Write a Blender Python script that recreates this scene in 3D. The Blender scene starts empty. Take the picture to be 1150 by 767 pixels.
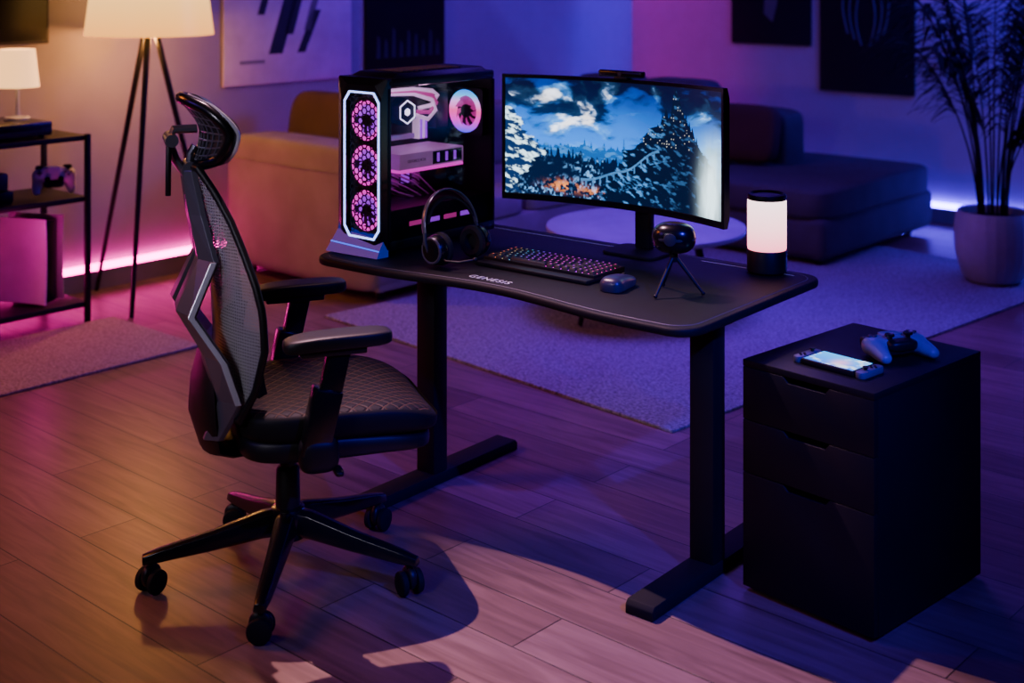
import bpy, bmesh, math, random
import numpy as np
from mathutils import Vector as V, Matrix as M
rad = math.radians
random.seed(7)
S = bpy.context.scene
COL = S.collection
F, H, YH = 1500.0, 1.67, -40.0

# ------------------------------------------------------------------ helpers
def fl(u, v, z=0.0):
    y = F * (H - z) / (v - YH)
    return V(((u - 575) / F * y, y, z))

class MB:
    def __init__(s):
        s.bm = bmesh.new()
    def box(s, c, d, rot=None):
        m = M.Translation(V(c)) @ (rot.to_4x4() if rot is not None else M.Identity(4)) @ M.Diagonal((d[0], d[1], d[2], 1))
        bmesh.ops.create_cube(s.bm, size=1, matrix=m)
        return s
    def bx(s, x0, x1, y0, y1, z0, z1):
        return s.box(((x0+x1)/2, (y0+y1)/2, (z0+z1)/2), (x1-x0, y1-y0, z1-z0))
    def bar(s, p0, p1, w, h):
        p0, p1 = V(p0), V(p1)
        d = p1 - p0
        q = d.to_track_quat('X', 'Z').to_matrix()
        return s.box((p0+p1)/2, (d.length, w, h), q)
    def cyl(s, p0, p1, r0, r1=None, seg=24):
        p0, p1 = V(p0), V(p1)
        d = p1 - p0
        m = M.Translation((p0+p1)/2) @ d.to_track_quat('Z', 'Y').to_matrix().to_4x4()
        bmesh.ops.create_cone(s.bm, cap_ends=True, segments=seg, radius1=r0, radius2=r0 if r1 is None else r1, depth=d.length, matrix=m)
        return s
    def loft(s, rings, cap=True, loop=False):
        vs = [[s.bm.verts.new(p) for p in r] for r in rings]
        n = len(vs[0])
        for i in range(len(vs) - (0 if loop else 1)):
            a, b = vs[i], vs[(i+1) % len(vs)]
            for j in range(n):
                k = (j+1) % n
                s.bm.faces.new((a[j], a[k], b[k], b[j]))
        if cap and not loop:
            s.bm.faces.new(vs[0][::-1]); s.bm.faces.new(vs[-1])
        return s
    def tube(s, pts, r, seg=10, closed=False, flat=(1, 1), up=None):
        pts = [V(p) for p in pts]
        n = len(pts)
        rr = r if isinstance(r, (list, tuple)) else [r]*n
        rings = []
        nrm = None
        for i in range(n):
            if closed:
                t = (pts[(i+1) % n] - pts[i-1]).normalized()
            else:
                t = (pts[min(i+1, n-1)] - pts[max(i-1, 0)]).normalized()
            if up is not None:
                nrm = V(up)
            elif nrm is None:
                nrm = V((0, 0, 1)) if abs(t.z) < .9 else V((1, 0, 0))
            nrm = (nrm - t*nrm.dot(t))
            if nrm.length < 1e-6:
                nrm = t.orthogonal()
            nrm.normalize()
            b = t.cross(nrm)
            rings.append([pts[i] + nrm*math.cos(2*math.pi*k/seg)*rr[i]*flat[0] + b*math.sin(2*math.pi*k/seg)*rr[i]*flat[1] for k in range(seg)])
        return s.loft(rings, True, closed)
    def lathe(s, prof, seg=40, mat=None, mod=None):
        mat = mat or M.Identity(4)
        rings = []
        for r, z in prof:
            r = max(r, 1e-4)
            rings.append([mat @ V(((r*(mod(2*math.pi*k/seg) if mod else 1))*math.cos(2*math.pi*k/seg), (r*(mod(2*math.pi*k/seg) if mod else 1))*math.sin(2*math.pi*k/seg), z)) for k in range(seg)])
        return s.loft(rings)
    def prism(s, poly, z0, z1, mat=None):
        mat = mat or M.Identity(4)
        return s.loft([[mat @ V((x, y, z0)) for x, y in poly], [mat @ V((x, y, z1)) for x, y in poly]])
    def ring(s, outer, inner, z0, z1, mat=None):
        mat = mat or M.Identity(4)
        return s.loft([[mat @ V((x, y, z)) for x, y in p] for p, z in ((outer, z0), (outer, z1), (inner, z1), (inner, z0))], False, True)
    def sq(s, c, d, e1=.4, e2=.4, nu=40, nv=20, rot=None, fn=None):
        f = lambda w, e: math.copysign(abs(w)**e, w)
        rings = []
        for i in range(nv+1):
            ph = -math.pi/2 + math.pi*i/nv
            ph = max(min(ph, math.pi/2-1e-3), -math.pi/2+1e-3)
            ring = []
            for j in range(nu):
                th = 2*math.pi*j/nu
                p = V((d[0]*f(math.cos(ph), e1)*f(math.cos(th), e2), d[1]*f(math.cos(ph), e1)*f(math.sin(th), e2), d[2]*f(math.sin(ph), e1)))
                if fn: p = fn(p)
                if rot is not None: p = rot @ p
                ring.append(p + V(c))
            rings.append(ring)
        return s.loft(rings)
    def slab(s, fn, nu, nv, th):
        P = [[V(fn(i/nu, j/nv)) for j in range(nv+1)] for i in range(nu+1)]
        def nrm(i, j):
            a = P[min(i+1, nu)][j] - P[max(i-1, 0)][j]
            b = P[i][min(j+1, nv)] - P[i][max(j-1, 0)]
            n = a.cross(b)
            return n.normalized() if n.length > 1e-9 else V((0, 0, 1))
        A = [[s.bm.verts.new(P[i][j] + nrm(i, j)*th/2) for j in range(nv+1)] for i in range(nu+1)]
        B = [[s.bm.verts.new(P[i][j] - nrm(i, j)*th/2) for j in range(nv+1)] for i in range(nu+1)]
        for i in range(nu):
            for j in range(nv):
                s.bm.faces.new((A[i][j], A[i+1][j], A[i+1][j+1], A[i][j+1]))
                s.bm.faces.new((B[i][j], B[i][j+1], B[i+1][j+1], B[i+1][j]))
        for i in range(nu):
            s.bm.faces.new((A[i][0], B[i][0], B[i+1][0], A[i+1][0]))
            s.bm.faces.new((A[i][nv], A[i+1][nv], B[i+1][nv], B[i][nv]))
        for j in range(nv):
            s.bm.faces.new((A[0][j], A[0][j+1], B[0][j+1], B[0][j]))
            s.bm.faces.new((A[nu][j], B[nu][j], B[nu][j+1], A[nu][j+1]))
        return s
    def build(s, name, mat, parent=None, bevel=0, seg=2, loc=(0, 0, 0), rz=0, flat=False, recalc=True):
        if recalc:
            bmesh.ops.recalc_face_normals(s.bm, faces=s.bm.faces)
        if bevel:
            ed = [e for e in s.bm.edges if len(e.link_faces) == 2 and e.calc_face_angle(0) > rad(32)]
            bmesh.ops.bevel(s.bm, geom=ed, offset=bevel, segments=seg, profile=.5, affect='EDGES', clamp_overlap=True)
        me = bpy.data.meshes.new(name)
        s.bm.to_mesh(me); s.bm.free()
        if not flat:
            me.polygons.foreach_set('use_smooth', [True]*len(me.polygons))
            me.set_sharp_from_angle(angle=rad(38))
        me.materials.append(mat)
        o = bpy.data.objects.new(name, me)
        COL.objects.link(o)
        o.parent = parent
        o.location = loc
        o.rotation_euler = (0, 0, rz)
        return o

def tag(o, label=None, cat=None, group=None, kind=None):
    if label: o['label'] = label
    if cat: o['category'] = cat
    if group: o['group'] = group
    if kind: o['kind'] = kind
    return o
def thing(name, label, cat, loc=(0, 0, 0), rz=0, group=None):
    o = bpy.data.objects.new(name, None)
    COL.objects.link(o)
    o.location = loc; o.rotation_euler = (0, 0, rz)
    o.empty_display_size = .1
    return tag(o, label, cat, group)
def copy_part(o, parent, loc=None, rot=None):
    c = o.copy(); COL.objects.link(c); c.parent = parent
    if loc is not None: c.location = loc
    if rot is not None: c.rotation_euler = rot
    for ch in list(o.children): copy_part(ch, c)
    return c
def text_part(name, body, size, mat, parent, mtx, spacing=1.0):
    cu = bpy.data.curves.new(name, 'FONT'); cu.body = body; cu.size = size
    cu.align_x = 'CENTER'; cu.align_y = 'CENTER'; cu.extrude = .0003; cu.space_character = spacing
    t = bpy.data.objects.new('tmp', cu); COL.objects.link(t)
    dg = bpy.context.evaluated_depsgraph_get(); dg.update()
    me = bpy.data.meshes.new_from_object(t.evaluated_get(dg))
    bpy.data.objects.remove(t)
    me.transform(mtx); me.materials.clear(); me.materials.append(mat)
    o = bpy.data.objects.new(name, me); COL.objects.link(o); o.parent = parent
    return o

# ------------------------------------------------------------------ materials
def mat(name, col, rough=.5, metal=0, em=None, es=0, bump=0, bs=200, var=.12, vs=6, spec=.5, coat=0, clear=0):
    m = bpy.data.materials.new(name); m.use_nodes = True
    nt = m.node_tree; n = nt.nodes; l = nt.links
    p = n['Principled BSDF']
    tc = n.new('ShaderNodeTexCoord')
    nz = n.new('ShaderNodeTexNoise'); nz.inputs['Scale'].default_value = vs; nz.inputs['Detail'].default_value = 3
    l.new(tc.outputs['Object'], nz.inputs['Vector'])
    mx = n.new('ShaderNodeMix'); mx.data_type = 'RGBA'
    mx.inputs[6].default_value = (*[c*(1-var) for c in col], 1)
    mx.inputs[7].default_value = (*[min(c*(1+var), 1) for c in col], 1)
    rp = n.new('ShaderNodeMapRange'); rp.inputs[1].default_value = .3; rp.inputs[2].default_value = .7
    l.new(nz.outputs['Fac'], rp.inputs[0])
    l.new(rp.outputs[0], mx.inputs[0]); l.new(mx.outputs[2], p.inputs['Base Color'])
    p.inputs['Roughness'].default_value = rough; p.inputs['Metallic'].default_value = metal
    p.inputs['Specular IOR Level'].default_value = spec
    p.inputs['Coat Weight'].default_value = coat
    if em:
        p.inputs['Emission Color'].default_value = (*em, 1); p.inputs['Emission Strength'].default_value = es
    if bump:
        b = n.new('ShaderNodeTexNoise'); b.inputs['Scale'].default_value = bs; b.inputs['Detail'].default_value = 2
        l.new(tc.outputs['Object'], b.inputs['Vector'])
        bp = n.new('ShaderNodeBump'); bp.inputs['Strength'].default_value = bump; bp.inputs['Distance'].default_value = .004
        l.new(b.outputs['Fac'], bp.inputs['Height']); l.new(bp.outputs['Normal'], p.inputs['Normal'])
    if clear:
        t = n.new('ShaderNodeBsdfTransparent'); ms = n.new('ShaderNodeMixShader'); ms.inputs[0].default_value = clear
        l.new(p.outputs[0], ms.inputs[1]); l.new(t.outputs[0], ms.inputs[2]); l.new(ms.outputs[0], n['Material Output'].inputs[0])
    return m

def floor_mat():
    m = bpy.data.materials.new('oak_planks'); m.use_nodes = True
    nt = m.node_tree; n = nt.nodes; l = nt.links; p = n['Principled BSDF']
    tc = n.new('ShaderNodeTexCoord')
    br = n.new('ShaderNodeTexBrick')
    br.inputs['Scale'].default_value = 1; br.inputs['Brick Width'].default_value = 1.35; br.inputs['Row Height'].default_value = .19
    br.inputs['Mortar Size'].default_value = .0022; br.inputs['Mortar Smooth'].default_value = .2; br.inputs['Bias'].default_value = 0
    br.offset = .37; br.offset_frequency = 2
    br.inputs['Color1'].default_value = (.185, .110, .074, 1); br.inputs['Color2'].default_value = (.31, .20, .142, 1); br.inputs['Mortar'].default_value = (.02, .013, .010, 1)
    l.new(tc.outputs['Object'], br.inputs['Vector'])
    mp = n.new('ShaderNodeMapping'); mp.inputs['Scale'].default_value = (1.1, 12, 1)
    l.new(tc.outputs['Object'], mp.inputs['Vector'])
    nz = n.new('ShaderNodeTexNoise'); nz.inputs['Scale'].default_value = 2.2; nz.inputs['Detail'].default_value = 6; nz.inputs['Distortion'].default_value = 1.0
    l.new(mp.outputs[0], nz.inputs['Vector'])
    rp = n.new('ShaderNodeValToRGB'); rp.color_ramp.elements[0].position = .28; rp.color_ramp.elements[0].color = (.48, .46, .44, 1); rp.color_ramp.elements[1].position = .70; rp.color_ramp.elements[1].color = (1, 1, 1, 1)
    l.new(nz.outputs['Fac'], rp.inputs[0])
    mx = n.new('ShaderNodeMix'); mx.data_type = 'RGBA'; mx.blend_type = 'MULTIPLY'; mx.inputs[0].default_value = 1
    l.new(br.outputs['Color'], mx.inputs[6]); l.new(rp.outputs[0], mx.inputs[7]); l.new(mx.outputs[2], p.inputs['Base Color'])
    p.inputs['Roughness'].default_value = .38
    bp = n.new('ShaderNodeBump'); bp.inputs['Strength'].default_value = .35; bp.inputs['Distance'].default_value = .002; bp.invert = True
    l.new(br.outputs['Fac'], bp.inputs['Height']); l.new(bp.outputs['Normal'], p.inputs['Normal'])
    return m

def quilt_mat():
    m = mat('quilted_black_leather', (.005, .005, .006), .6, spec=.18)
    nt = m.node_tree; n = nt.nodes; l = nt.links; p = n['Principled BSDF']
    tc = n.new('ShaderNodeTexCoord'); sp = n.new('ShaderNodeSeparateXYZ'); l.new(tc.outputs['Object'], sp.inputs[0])
    def math_(op, a, b=None):
        q = n.new('ShaderNodeMath'); q.operation = op
        for i, w in enumerate((a, b)):
            if w is None: continue
            if isinstance(w, (int, float)): q.inputs[i].default_value = w
            else: l.new(w, q.inputs[i])
        return q.outputs[0]
    outs = []
    for op in ('ADD', 'SUBTRACT'):
        s_ = math_(op, sp.outputs[0], sp.outputs[1])
        outs.append(math_('PINGPONG', math_('MULTIPLY', s_, 24.0), .5))      # 0 on every stitch line, .5 in the middle of a diamond
    d = math_('MINIMUM', outs[0], outs[1])
    sn = n.new('ShaderNodeSeparateXYZ'); l.new(tc.outputs['Normal'], sn.inputs[0])   # stitching only on the upper face
    side = n.new('ShaderNodeMapRange'); side.inputs[1].default_value = .82; side.inputs[2].default_value = .70; l.new(sn.outputs[2], side.inputs[0])
    d = math_('ADD', d, side.outputs[0])
    mr = n.new('ShaderNodeMapRange'); mr.inputs[1].default_value = .0; mr.inputs[2].default_value = .18; l.new(d, mr.inputs[0])
    bp = n.new('ShaderNodeBump'); bp.inputs['Strength'].default_value = .4; bp.inputs['Distance'].default_value = .004
    l.new(mr.outputs[0], bp.inputs['Height']); l.new(bp.outputs['Normal'], p.inputs['Normal'])
    ms = n.new('ShaderNodeMapRange'); ms.inputs[1].default_value = .03; ms.inputs[2].default_value = .065; l.new(d, ms.inputs[0])
    mx = n.new('ShaderNodeMix'); mx.data_type = 'RGBA'
    mx.inputs[6].default_value = (.060, .031, .015, 1); mx.inputs[7].default_value = (.005, .005, .006, 1)
    l.new(ms.outputs[0], mx.inputs[0]); l.new(mx.outputs[2], p.inputs['Base Color'])
    return m

def mesh_mat():
    # woven chair mesh: grid of threads, open between them
    m = mat('grey_chair_mesh', (.30, .285, .30), .7)
    nt = m.node_tree; n = nt.nodes; l = nt.links; p = n['Principled BSDF']
    tc = n.new('ShaderNodeTexCoord'); sp = n.new('ShaderNodeSeparateXYZ'); l.new(tc.outputs['Object'], sp.inputs[0])
    outs = []
    for ax in (1, 2):
        a = n.new('ShaderNodeMath'); a.operation = 'MULTIPLY'; a.inputs[1].default_value = 120; l.new(sp.outputs[ax], a.inputs[0])
        b = n.new('ShaderNodeMath'); b.operation = 'PINGPONG'; b.inputs[1].default_value = .5; l.new(a.outputs[0], b.inputs[0]); outs.append(b)
    mn = n.new('ShaderNodeMath'); mn.operation = 'MINIMUM'; l.new(outs[0].outputs[0], mn.inputs[0]); l.new(outs[1].outputs[0], mn.inputs[1])
    gt = n.new('ShaderNodeMath'); gt.operation = 'GREATER_THAN'; gt.inputs[1].default_value = .17; l.new(mn.outputs[0], gt.inputs[0])
    t = n.new('ShaderNodeBsdfTransparent'); ms = n.new('ShaderNodeMixShader')
    l.new(gt.outputs[0], ms.inputs[0]); l.new(p.outputs[0], ms.inputs[1]); l.new(t.outputs[0], ms.inputs[2]); l.new(ms.outputs[0], n['Material Output'].inputs[0])
    return m

def glass_mat():
    m = bpy.data.materials.new('tinted_glass'); m.use_nodes = True
    nt = m.node_tree; n = nt.nodes; l = nt.links
    n.remove(n['Principled BSDF'])
    t = n.new('ShaderNodeBsdfTransparent'); t.inputs[0].default_value = (.84, .82, .90, 1)
    g = n.new('ShaderNodeBsdfGlossy'); g.inputs['Roughness'].default_value = .03; g.inputs[0].default_value = (.5, .5, .6, 1)
    fr = n.new('ShaderNodeFresnel'); fr.inputs[0].default_value = 1.2
    mx = n.new('ShaderNodeMixShader')
    l.new(fr.outputs[0], mx.inputs[0]); l.new(t.outputs[0], mx.inputs[1]); l.new(g.outputs[0], mx.inputs[2])
    l.new(mx.outputs[0], n['Material Output'].inputs[0])
    return m

def vcol_mat(name, strength):
    m = mat(name, (.01, .01, .012), .25)
    nt = m.node_tree; n = nt.nodes; l = nt.links; p = n['Principled BSDF']
    a = n.new('ShaderNodeAttribute'); a.attribute_name = 'Col'
    l.new(a.outputs['Color'], p.inputs['Emission Color']); p.inputs['Emission Strength'].default_value = strength
    return m

def ramp_em_mat(name, axis, lo, hi, stops, strength, origin=None):
    # emission ramp along one object axis, or (axis given as a vector) along the object's own place
    m = mat(name, (.02, .02, .02), .4)
    nt = m.node_tree; n = nt.nodes; l = nt.links; p = n['Principled BSDF']
    r = n.new('ShaderNodeValToRGB'); e = r.color_ramp.elements
    while len(e) < len(stops): e.new(.5)
    for i, (pos, c) in enumerate(stops): e[i].position = pos; e[i].color = (*c, 1)
    mr = n.new('ShaderNodeMapRange'); mr.inputs[1].default_value = lo; mr.inputs[2].default_value = hi
    if origin is not None:
        oi = n.new('ShaderNodeObjectInfo')
        sb = n.new('ShaderNodeVectorMath'); sb.operation = 'SUBTRACT'; sb.inputs[1].default_value = origin; l.new(oi.outputs['Location'], sb.inputs[0])
        dt = n.new('ShaderNodeVectorMath'); dt.operation = 'DOT_PRODUCT'; dt.inputs[1].default_value = axis; l.new(sb.outputs[0], dt.inputs[0])
        l.new(dt.outputs['Value'], mr.inputs[0])
    else:
        tc = n.new('ShaderNodeTexCoord'); sp = n.new('ShaderNodeSeparateXYZ'); l.new(tc.outputs['Object'], sp.inputs[0])
        l.new(sp.outputs[axis], mr.inputs[0])
    l.new(mr.outputs[0], r.inputs[0])
    l.new(r.outputs[0], p.inputs['Emission Color']); p.inputs['Emission Strength'].default_value = strength
    return m

def rug_mat(name, c1, c2):
    m = mat(name, c1, 1)
    nt = m.node_tree; n = nt.nodes; l = nt.links; p = n['Principled BSDF']
    tc = n.new('ShaderNodeTexCoord')
    mp = n.new('ShaderNodeMapping'); mp.inputs['Scale'].default_value = (60, 100, 1); l.new(tc.outputs['Object'], mp.inputs[0])
    vo = n.new('ShaderNodeTexVoronoi'); vo.inputs['Scale'].default_value = 1.0; vo.inputs['Randomness'].default_value = .6; l.new(mp.outputs[0], vo.inputs['Vector'])
    nz = n.new('ShaderNodeTexNoise'); nz.inputs['Scale'].default_value = 90; nz.inputs['Detail'].default_value = 3; l.new(tc.outputs['Object'], nz.inputs['Vector'])
    ad = n.new('ShaderNodeMath'); ad.operation = 'MULTIPLY_ADD'; ad.inputs[1].default_value = .55
    l.new(vo.outputs['Distance'], ad.inputs[0]); l.new(nz.outputs['Fac'], ad.inputs[2])
    mr = n.new('ShaderNodeMapRange'); mr.inputs[1].default_value = .45; mr.inputs[2].default_value = 1.05; l.new(ad.outputs[0], mr.inputs[0])
    mx = n.new('ShaderNodeMix'); mx.data_type = 'RGBA'; mx.inputs[6].default_value = (*c1, 1); mx.inputs[7].default_value = (*c2, 1)
    l.new(mr.outputs[0], mx.inputs[0]); l.new(mx.outputs[2], p.inputs['Base Color'])
    bp = n.new('ShaderNodeBump'); bp.invert = True; bp.inputs['Strength'].default_value = .8; bp.inputs['Distance'].default_value = .006
    l.new(mr.outputs[0], bp.inputs['Height']); l.new(bp.outputs['Normal'], p.inputs['Normal'])
    return m

BLK = mat('black_plastic', (.005, .005, .007), .45, spec=.32)
BLKG = mat('black_gloss_plastic', (.004, .004, .006), .24, spec=.5)
BLKM = mat('black_powder_metal', (.004, .004, .006), .55, bump=.1, bs=500, spec=.28)
DGREY = mat('dark_grey_plastic', (.03, .03, .036), .45)
SILV = mat('silver_accent_plastic', (.66, .66, .78), .22, .4)
GUN = mat('gunmetal_plastic', (.13, .125, .17), .28, .55)
RUB = mat('black_rubber', (.006, .006, .007), .75, spec=.2)
MESH = mesh_mat()
FAB = mat('black_foam_fabric', (.007, .007, .009), .7, bump=.4, bs=300, spec=.3)
WHT = mat('white_plastic', (.60, .60, .68), .35)
PADW = mat('gamepad_plastic', (.17, .17, .27), .30)
PADG = mat('handheld_grip_plastic', (.08, .08, .12), .38)
DESK = mat('desk_black_carbon', (.005, .005, .007), .6, bump=.25, bs=600, spec=.18)
PRINT = mat('pale_print', (.5, .5, .55), .5, em=(.7, .7, .8), es=.08)
CAB = mat('cabinet_black', (.004, .004, .006), .5, bump=.08, bs=300, spec=.24)
DARK = mat('dark_void', (.002, .002, .003), .9, spec=.1)
WALL = mat('painted_wall', (.32, .29, .36), .85, bump=.15, bs=120, var=.04)
BASE = mat('grey_baseboard', (.20, .19, .22), .6)
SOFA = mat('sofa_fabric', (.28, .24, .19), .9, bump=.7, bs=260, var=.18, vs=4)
SOFAD = mat('dark_sofa_fabric', (.070, .058, .076), .95, bump=.7, bs=260)  # darker copy of the sofa fabric for chaise and back section
TANP = mat('brown_cushion_fabric', (.10, .06, .034), .95, bump=.8, bs=200)
REDP = mat('maroon_cushion_fabric', (.07, .026, .030), .95, bump=.8, bs=200)
RUG = rug_mat('grey_woven_rug', (.42, .38, .42), (.10, .09, .11))
RUG2 = rug_mat('beige_woven_rug', (.60, .48, .37), (.25, .19, .14))
GLASS = glass_mat()
QUILT = quilt_mat()

# ------------------------------------------------------------------ camera
cd = bpy.data.cameras.new('camera'); cam = bpy.data.objects.new('camera', cd); COL.objects.link(cam)
cam.location = (0, 0, H); cam.rotation_euler = (rad(90), 0, 0)
cd.sensor_width = 36; cd.lens = F/1150*36; cd.shift_y = -(383.5 - YH)/1150
cd.dof.use_dof = True; cd.dof.focus_distance = 3.85; cd.dof.aperture_fstop = 2.2
S.camera = cam

# ------------------------------------------------------------------ room (frame: origin at corner, x along right wall, y along left wall)
CR = V((.932, 10.356, 0)); RA = rad(-42)
ra = V((math.cos(RA), math.sin(RA), 0)); rb = V((-math.sin(RA), math.cos(RA), 0))
def room(a, b, z=0): return CR + ra*a + rb*b + V((0, 0, z))
def struct(name, mb, m, bevel=0):
    o = mb.build(name, m, None, bevel, loc=CR, rz=RA); o['kind'] = 'structure'; return o
struct('floor', MB().bx(-.1, 7.6, -10.2, .1, -.1, 0), floor_mat())
struct('wall_left', MB().bx(-.1, 0, -10.2, 0, 0, 2.9), WALL)
struct('wall_right', MB().bx(-.1, 7.6, 0, .1, 0, 2.9), WALL)
# baseboards are coves: a lip in front, a slot behind it that holds the led strip
LP = [(0, 0), (.056, 0), (.056, .095), (.046, .095), (.046, .050), (0, .050)]
struct('baseboard_left', MB().prism(LP, -.057, -10.2, M(((1, 0, 0, 0), (0, 0, 1, 0), (0, 1, 0, 0), (0, 0, 0, 1)))), BASE)
struct('baseboard_right', MB().prism([(-x, z) for x, z in LP], 0, 7.6, M(((0, 0, 1, 0), (1, 0, 0, 0), (0, 1, 0, 0), (0, 0, 0, 1)))), BASE)

PINK = mat('pink_led', (.5, .1, .3), .4, em=(1, .006, .36), es=30)
BLUE = mat('violet_blue_led', (.2, .2, .5), .4, em=(.10, .03, 1), es=52)
o = MB().bx(.014, .030, -6.6, -.3, .0505, .122).build('led_strip', PINK, loc=CR, rz=RA); tag(o, 'glowing pink led strip along the foot of the left wall', 'led strip')
o = MB().bx(.3, 5.0, -.030, -.014, .0505, .122).build('led_strip', BLUE, loc=CR, rz=RA); tag(o, 'glowing blue led strip along the foot of the right wall', 'led strip')

# ------------------------------------------------------------------ posters and television
def panel_left(name, label, cat, b0, b1, z0, z1, m):
    w = b1-b0
    t = thing(name, label, cat, room(.02, (b0+b1)/2, z0), RA + rad(90))
    MB().bx(-w/2, w/2, -.001, .016, 0, z1-z0).build('panel', m, t, .002)
    return t
def panel_right(name, label, cat, a0, a1, z0, z1, m):
    w = a1-a0
    t = thing(name, label, cat, room((a0+a1)/2, -.02, z0), RA)
    MB().bx(-w/2, w/2, -.001, .016, 0, z1-z0).build('panel', m, t, .002)
    return t
XZ = M(((1, 0, 0, 0), (0, 0, -1, 0), (0, 1, 0, 0), (0, 0, 0, 1)))     # (x,y,z)->(x,-z,y): prism drawn in x-z, growing toward -y
POSTW = mat('white_poster_paper', (.60, .58, .62), .7)
POSTD = mat('dark_poster_paper', (.005, .005, .009), .75, spec=.15)
INK = mat('black_ink', (.012, .012, .016), .6)
INKG = mat('grey_ink', (.13, .13, .15), .6)
INKB = mat('pale_blue_ink', (.06, .065, .09), .6)
LW = lambda t: -(4.382 - t)      # distance along the left wall measured from the lamp side -> room b
t = panel_left('wall_poster', 'large white poster with black slanted graphic strokes on the left wall', 'poster', LW(.55), LW(1.493), .98, 2.3, POSTW)
for x, z, w, h, sk in ((-.16, .17, .10, .40, .14), (-.05, .28, .07, .42, .14), (-.24, .40, .05, .3, .1), (.05, .17, .06, .25, .12), (-.02, .62, .2, .3, .12), (.08, .50, .08, .12, .05), (-.30, .52, .06, .30, .11)):
    MB().prism([(x, z), (x+w, z), (x+w+sk, z+h), (x+sk, z+h)], .002, .003, XZ).build('printed_stroke', INK, t)
for x, z, w, h, sk in ((.10, .30, .05, .3, .1), (-.40, .55, .1, .04, 0), (-.40, .62, .14, .02, 0), (.2, .62, .14, .22, .05)):
    MB().prism([(x, z), (x+w, z), (x+w+sk, z+h), (x+sk, z+h)], .002, .003, XZ).build('printed_stroke', INKG, t)
p = MB()
for k in range(8): p.bx(-.36+k*.022, -.345+k*.022, -.003, -.002, .12, .14)
p.build('printed_caption', INKG, t)
t = panel_left('wall_poster', 'dark poster with faint blue shapes on the left wall beside the white poster', 'poster', LW(1.61), LW(2.305), 1.0, 2.2, POSTD)
p = MB()
for k in range(9):
    x = -.26+k*.065; h = .08+.14*random.random()
    p.prism([(x, .08), (x+.035, .08), (x+.03, .08+h), (x+.01, .1+h)], .002, .003, XZ)
p.build('printed_motif', mat('faint_ink', (.018, .018, .032), .6), t)
t = panel_right('wall_poster', 'small dark poster with a pale centre mark on the right wall', 'poster', .914, 1.561, 1.10, 2.0, POSTD)
p = MB(); p.prism([(-.05, .22), (.02, .16), (.06, .3), (.05, .5), (-.03, .56)], .002, .003, XZ)
p.build('printed_motif', INKB, t)
t = panel_right('wall_poster', 'tall dark poster with pale curved lines on the right wall next to the plant', 'poster', 1.63, 2.323, .80, 1.95, POSTD)
p = MB()
for sgn in (-1, 1):
    for k in range(3):
        pts = [V((sgn*(.03+.05*k+.04*math.sin(q/9*math.pi)), -.003, .32+.13*k*.3+.4*q/9)) for q in range(10)]
        p.tube(pts, .006, 6)
p.build('printed_motif', INKB, t)
t = thing('television', 'black flat television hung on the left wall above the shelf rack', 'television', room(.03, LW(-1.1), 1.277), RA+rad(90))
MB().bx(-.56, .56, -.05, .02, 0, .64).build('casing', BLK, t, .006)
MB().bx(-.545, .545, -.053, -.05, .015, .625).build('screen', BLKG, t)

# ------------------------------------------------------------------ rugs
RX = rad(-47)
o = MB().bx(-2.14, 0, 0, 3.3, 0, .012).build('area_rug', RUG, None, .004, loc=fl(755, 487), rz=RX)
tag(o, 'large grey woven area rug under the round coffee table', 'rug')
o = MB().bx(-.70, 0, -1.7, 0, 0, .012).build('area_rug', RUG2, None, .004, loc=(-1.36, 5.83, 0), rz=RA)
tag(o, 'small beige woven rug in front of the shelf rack', 'rug')

# ------------------------------------------------------------------ sofa
SO = V((1.70, 7.30, 0))
t = thing('sectional_sofa', 'large L-shaped fabric sectional sofa with chaise behind the desk', 'sofa', SO, RA)
def cush(x0, x1, y0, y1, z0, z1, e=.22):
    return MB().sq(((x0+x1)/2, (y0+y1)/2, (z0+z1)/2), ((x1-x0)/2, (y1-y0)/2, (z1-z0)/2), e, e, 56, 28)
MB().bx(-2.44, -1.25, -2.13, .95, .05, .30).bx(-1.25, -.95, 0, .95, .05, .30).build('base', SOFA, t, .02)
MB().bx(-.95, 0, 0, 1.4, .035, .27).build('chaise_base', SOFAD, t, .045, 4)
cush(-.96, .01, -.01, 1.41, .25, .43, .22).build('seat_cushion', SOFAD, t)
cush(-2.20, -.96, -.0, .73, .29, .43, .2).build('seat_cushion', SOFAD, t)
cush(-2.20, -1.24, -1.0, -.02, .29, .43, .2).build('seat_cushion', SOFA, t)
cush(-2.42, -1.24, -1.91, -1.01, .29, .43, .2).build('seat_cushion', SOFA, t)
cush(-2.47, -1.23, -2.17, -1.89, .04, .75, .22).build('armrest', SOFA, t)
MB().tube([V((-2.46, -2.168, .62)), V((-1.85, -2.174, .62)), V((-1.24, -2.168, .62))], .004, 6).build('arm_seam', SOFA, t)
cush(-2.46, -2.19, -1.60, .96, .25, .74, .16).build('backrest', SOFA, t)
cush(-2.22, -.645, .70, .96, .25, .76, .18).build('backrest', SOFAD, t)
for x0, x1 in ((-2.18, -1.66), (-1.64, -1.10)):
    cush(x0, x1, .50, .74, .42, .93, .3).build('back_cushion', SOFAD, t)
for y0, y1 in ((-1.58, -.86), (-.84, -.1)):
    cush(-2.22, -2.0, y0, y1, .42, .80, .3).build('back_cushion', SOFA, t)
for x, y, z in ((-2.36, -2.05, 0), (-1.33, -2.05, 0), (-2.36, .88, 0), (-.06, .06, .0125), (-.10, 1.24, 0), (-.88, .06, .0125)):
    MB().cyl((x, y, z), (x, y, .06), .02, .025).build('leg', BLK, t)
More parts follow.
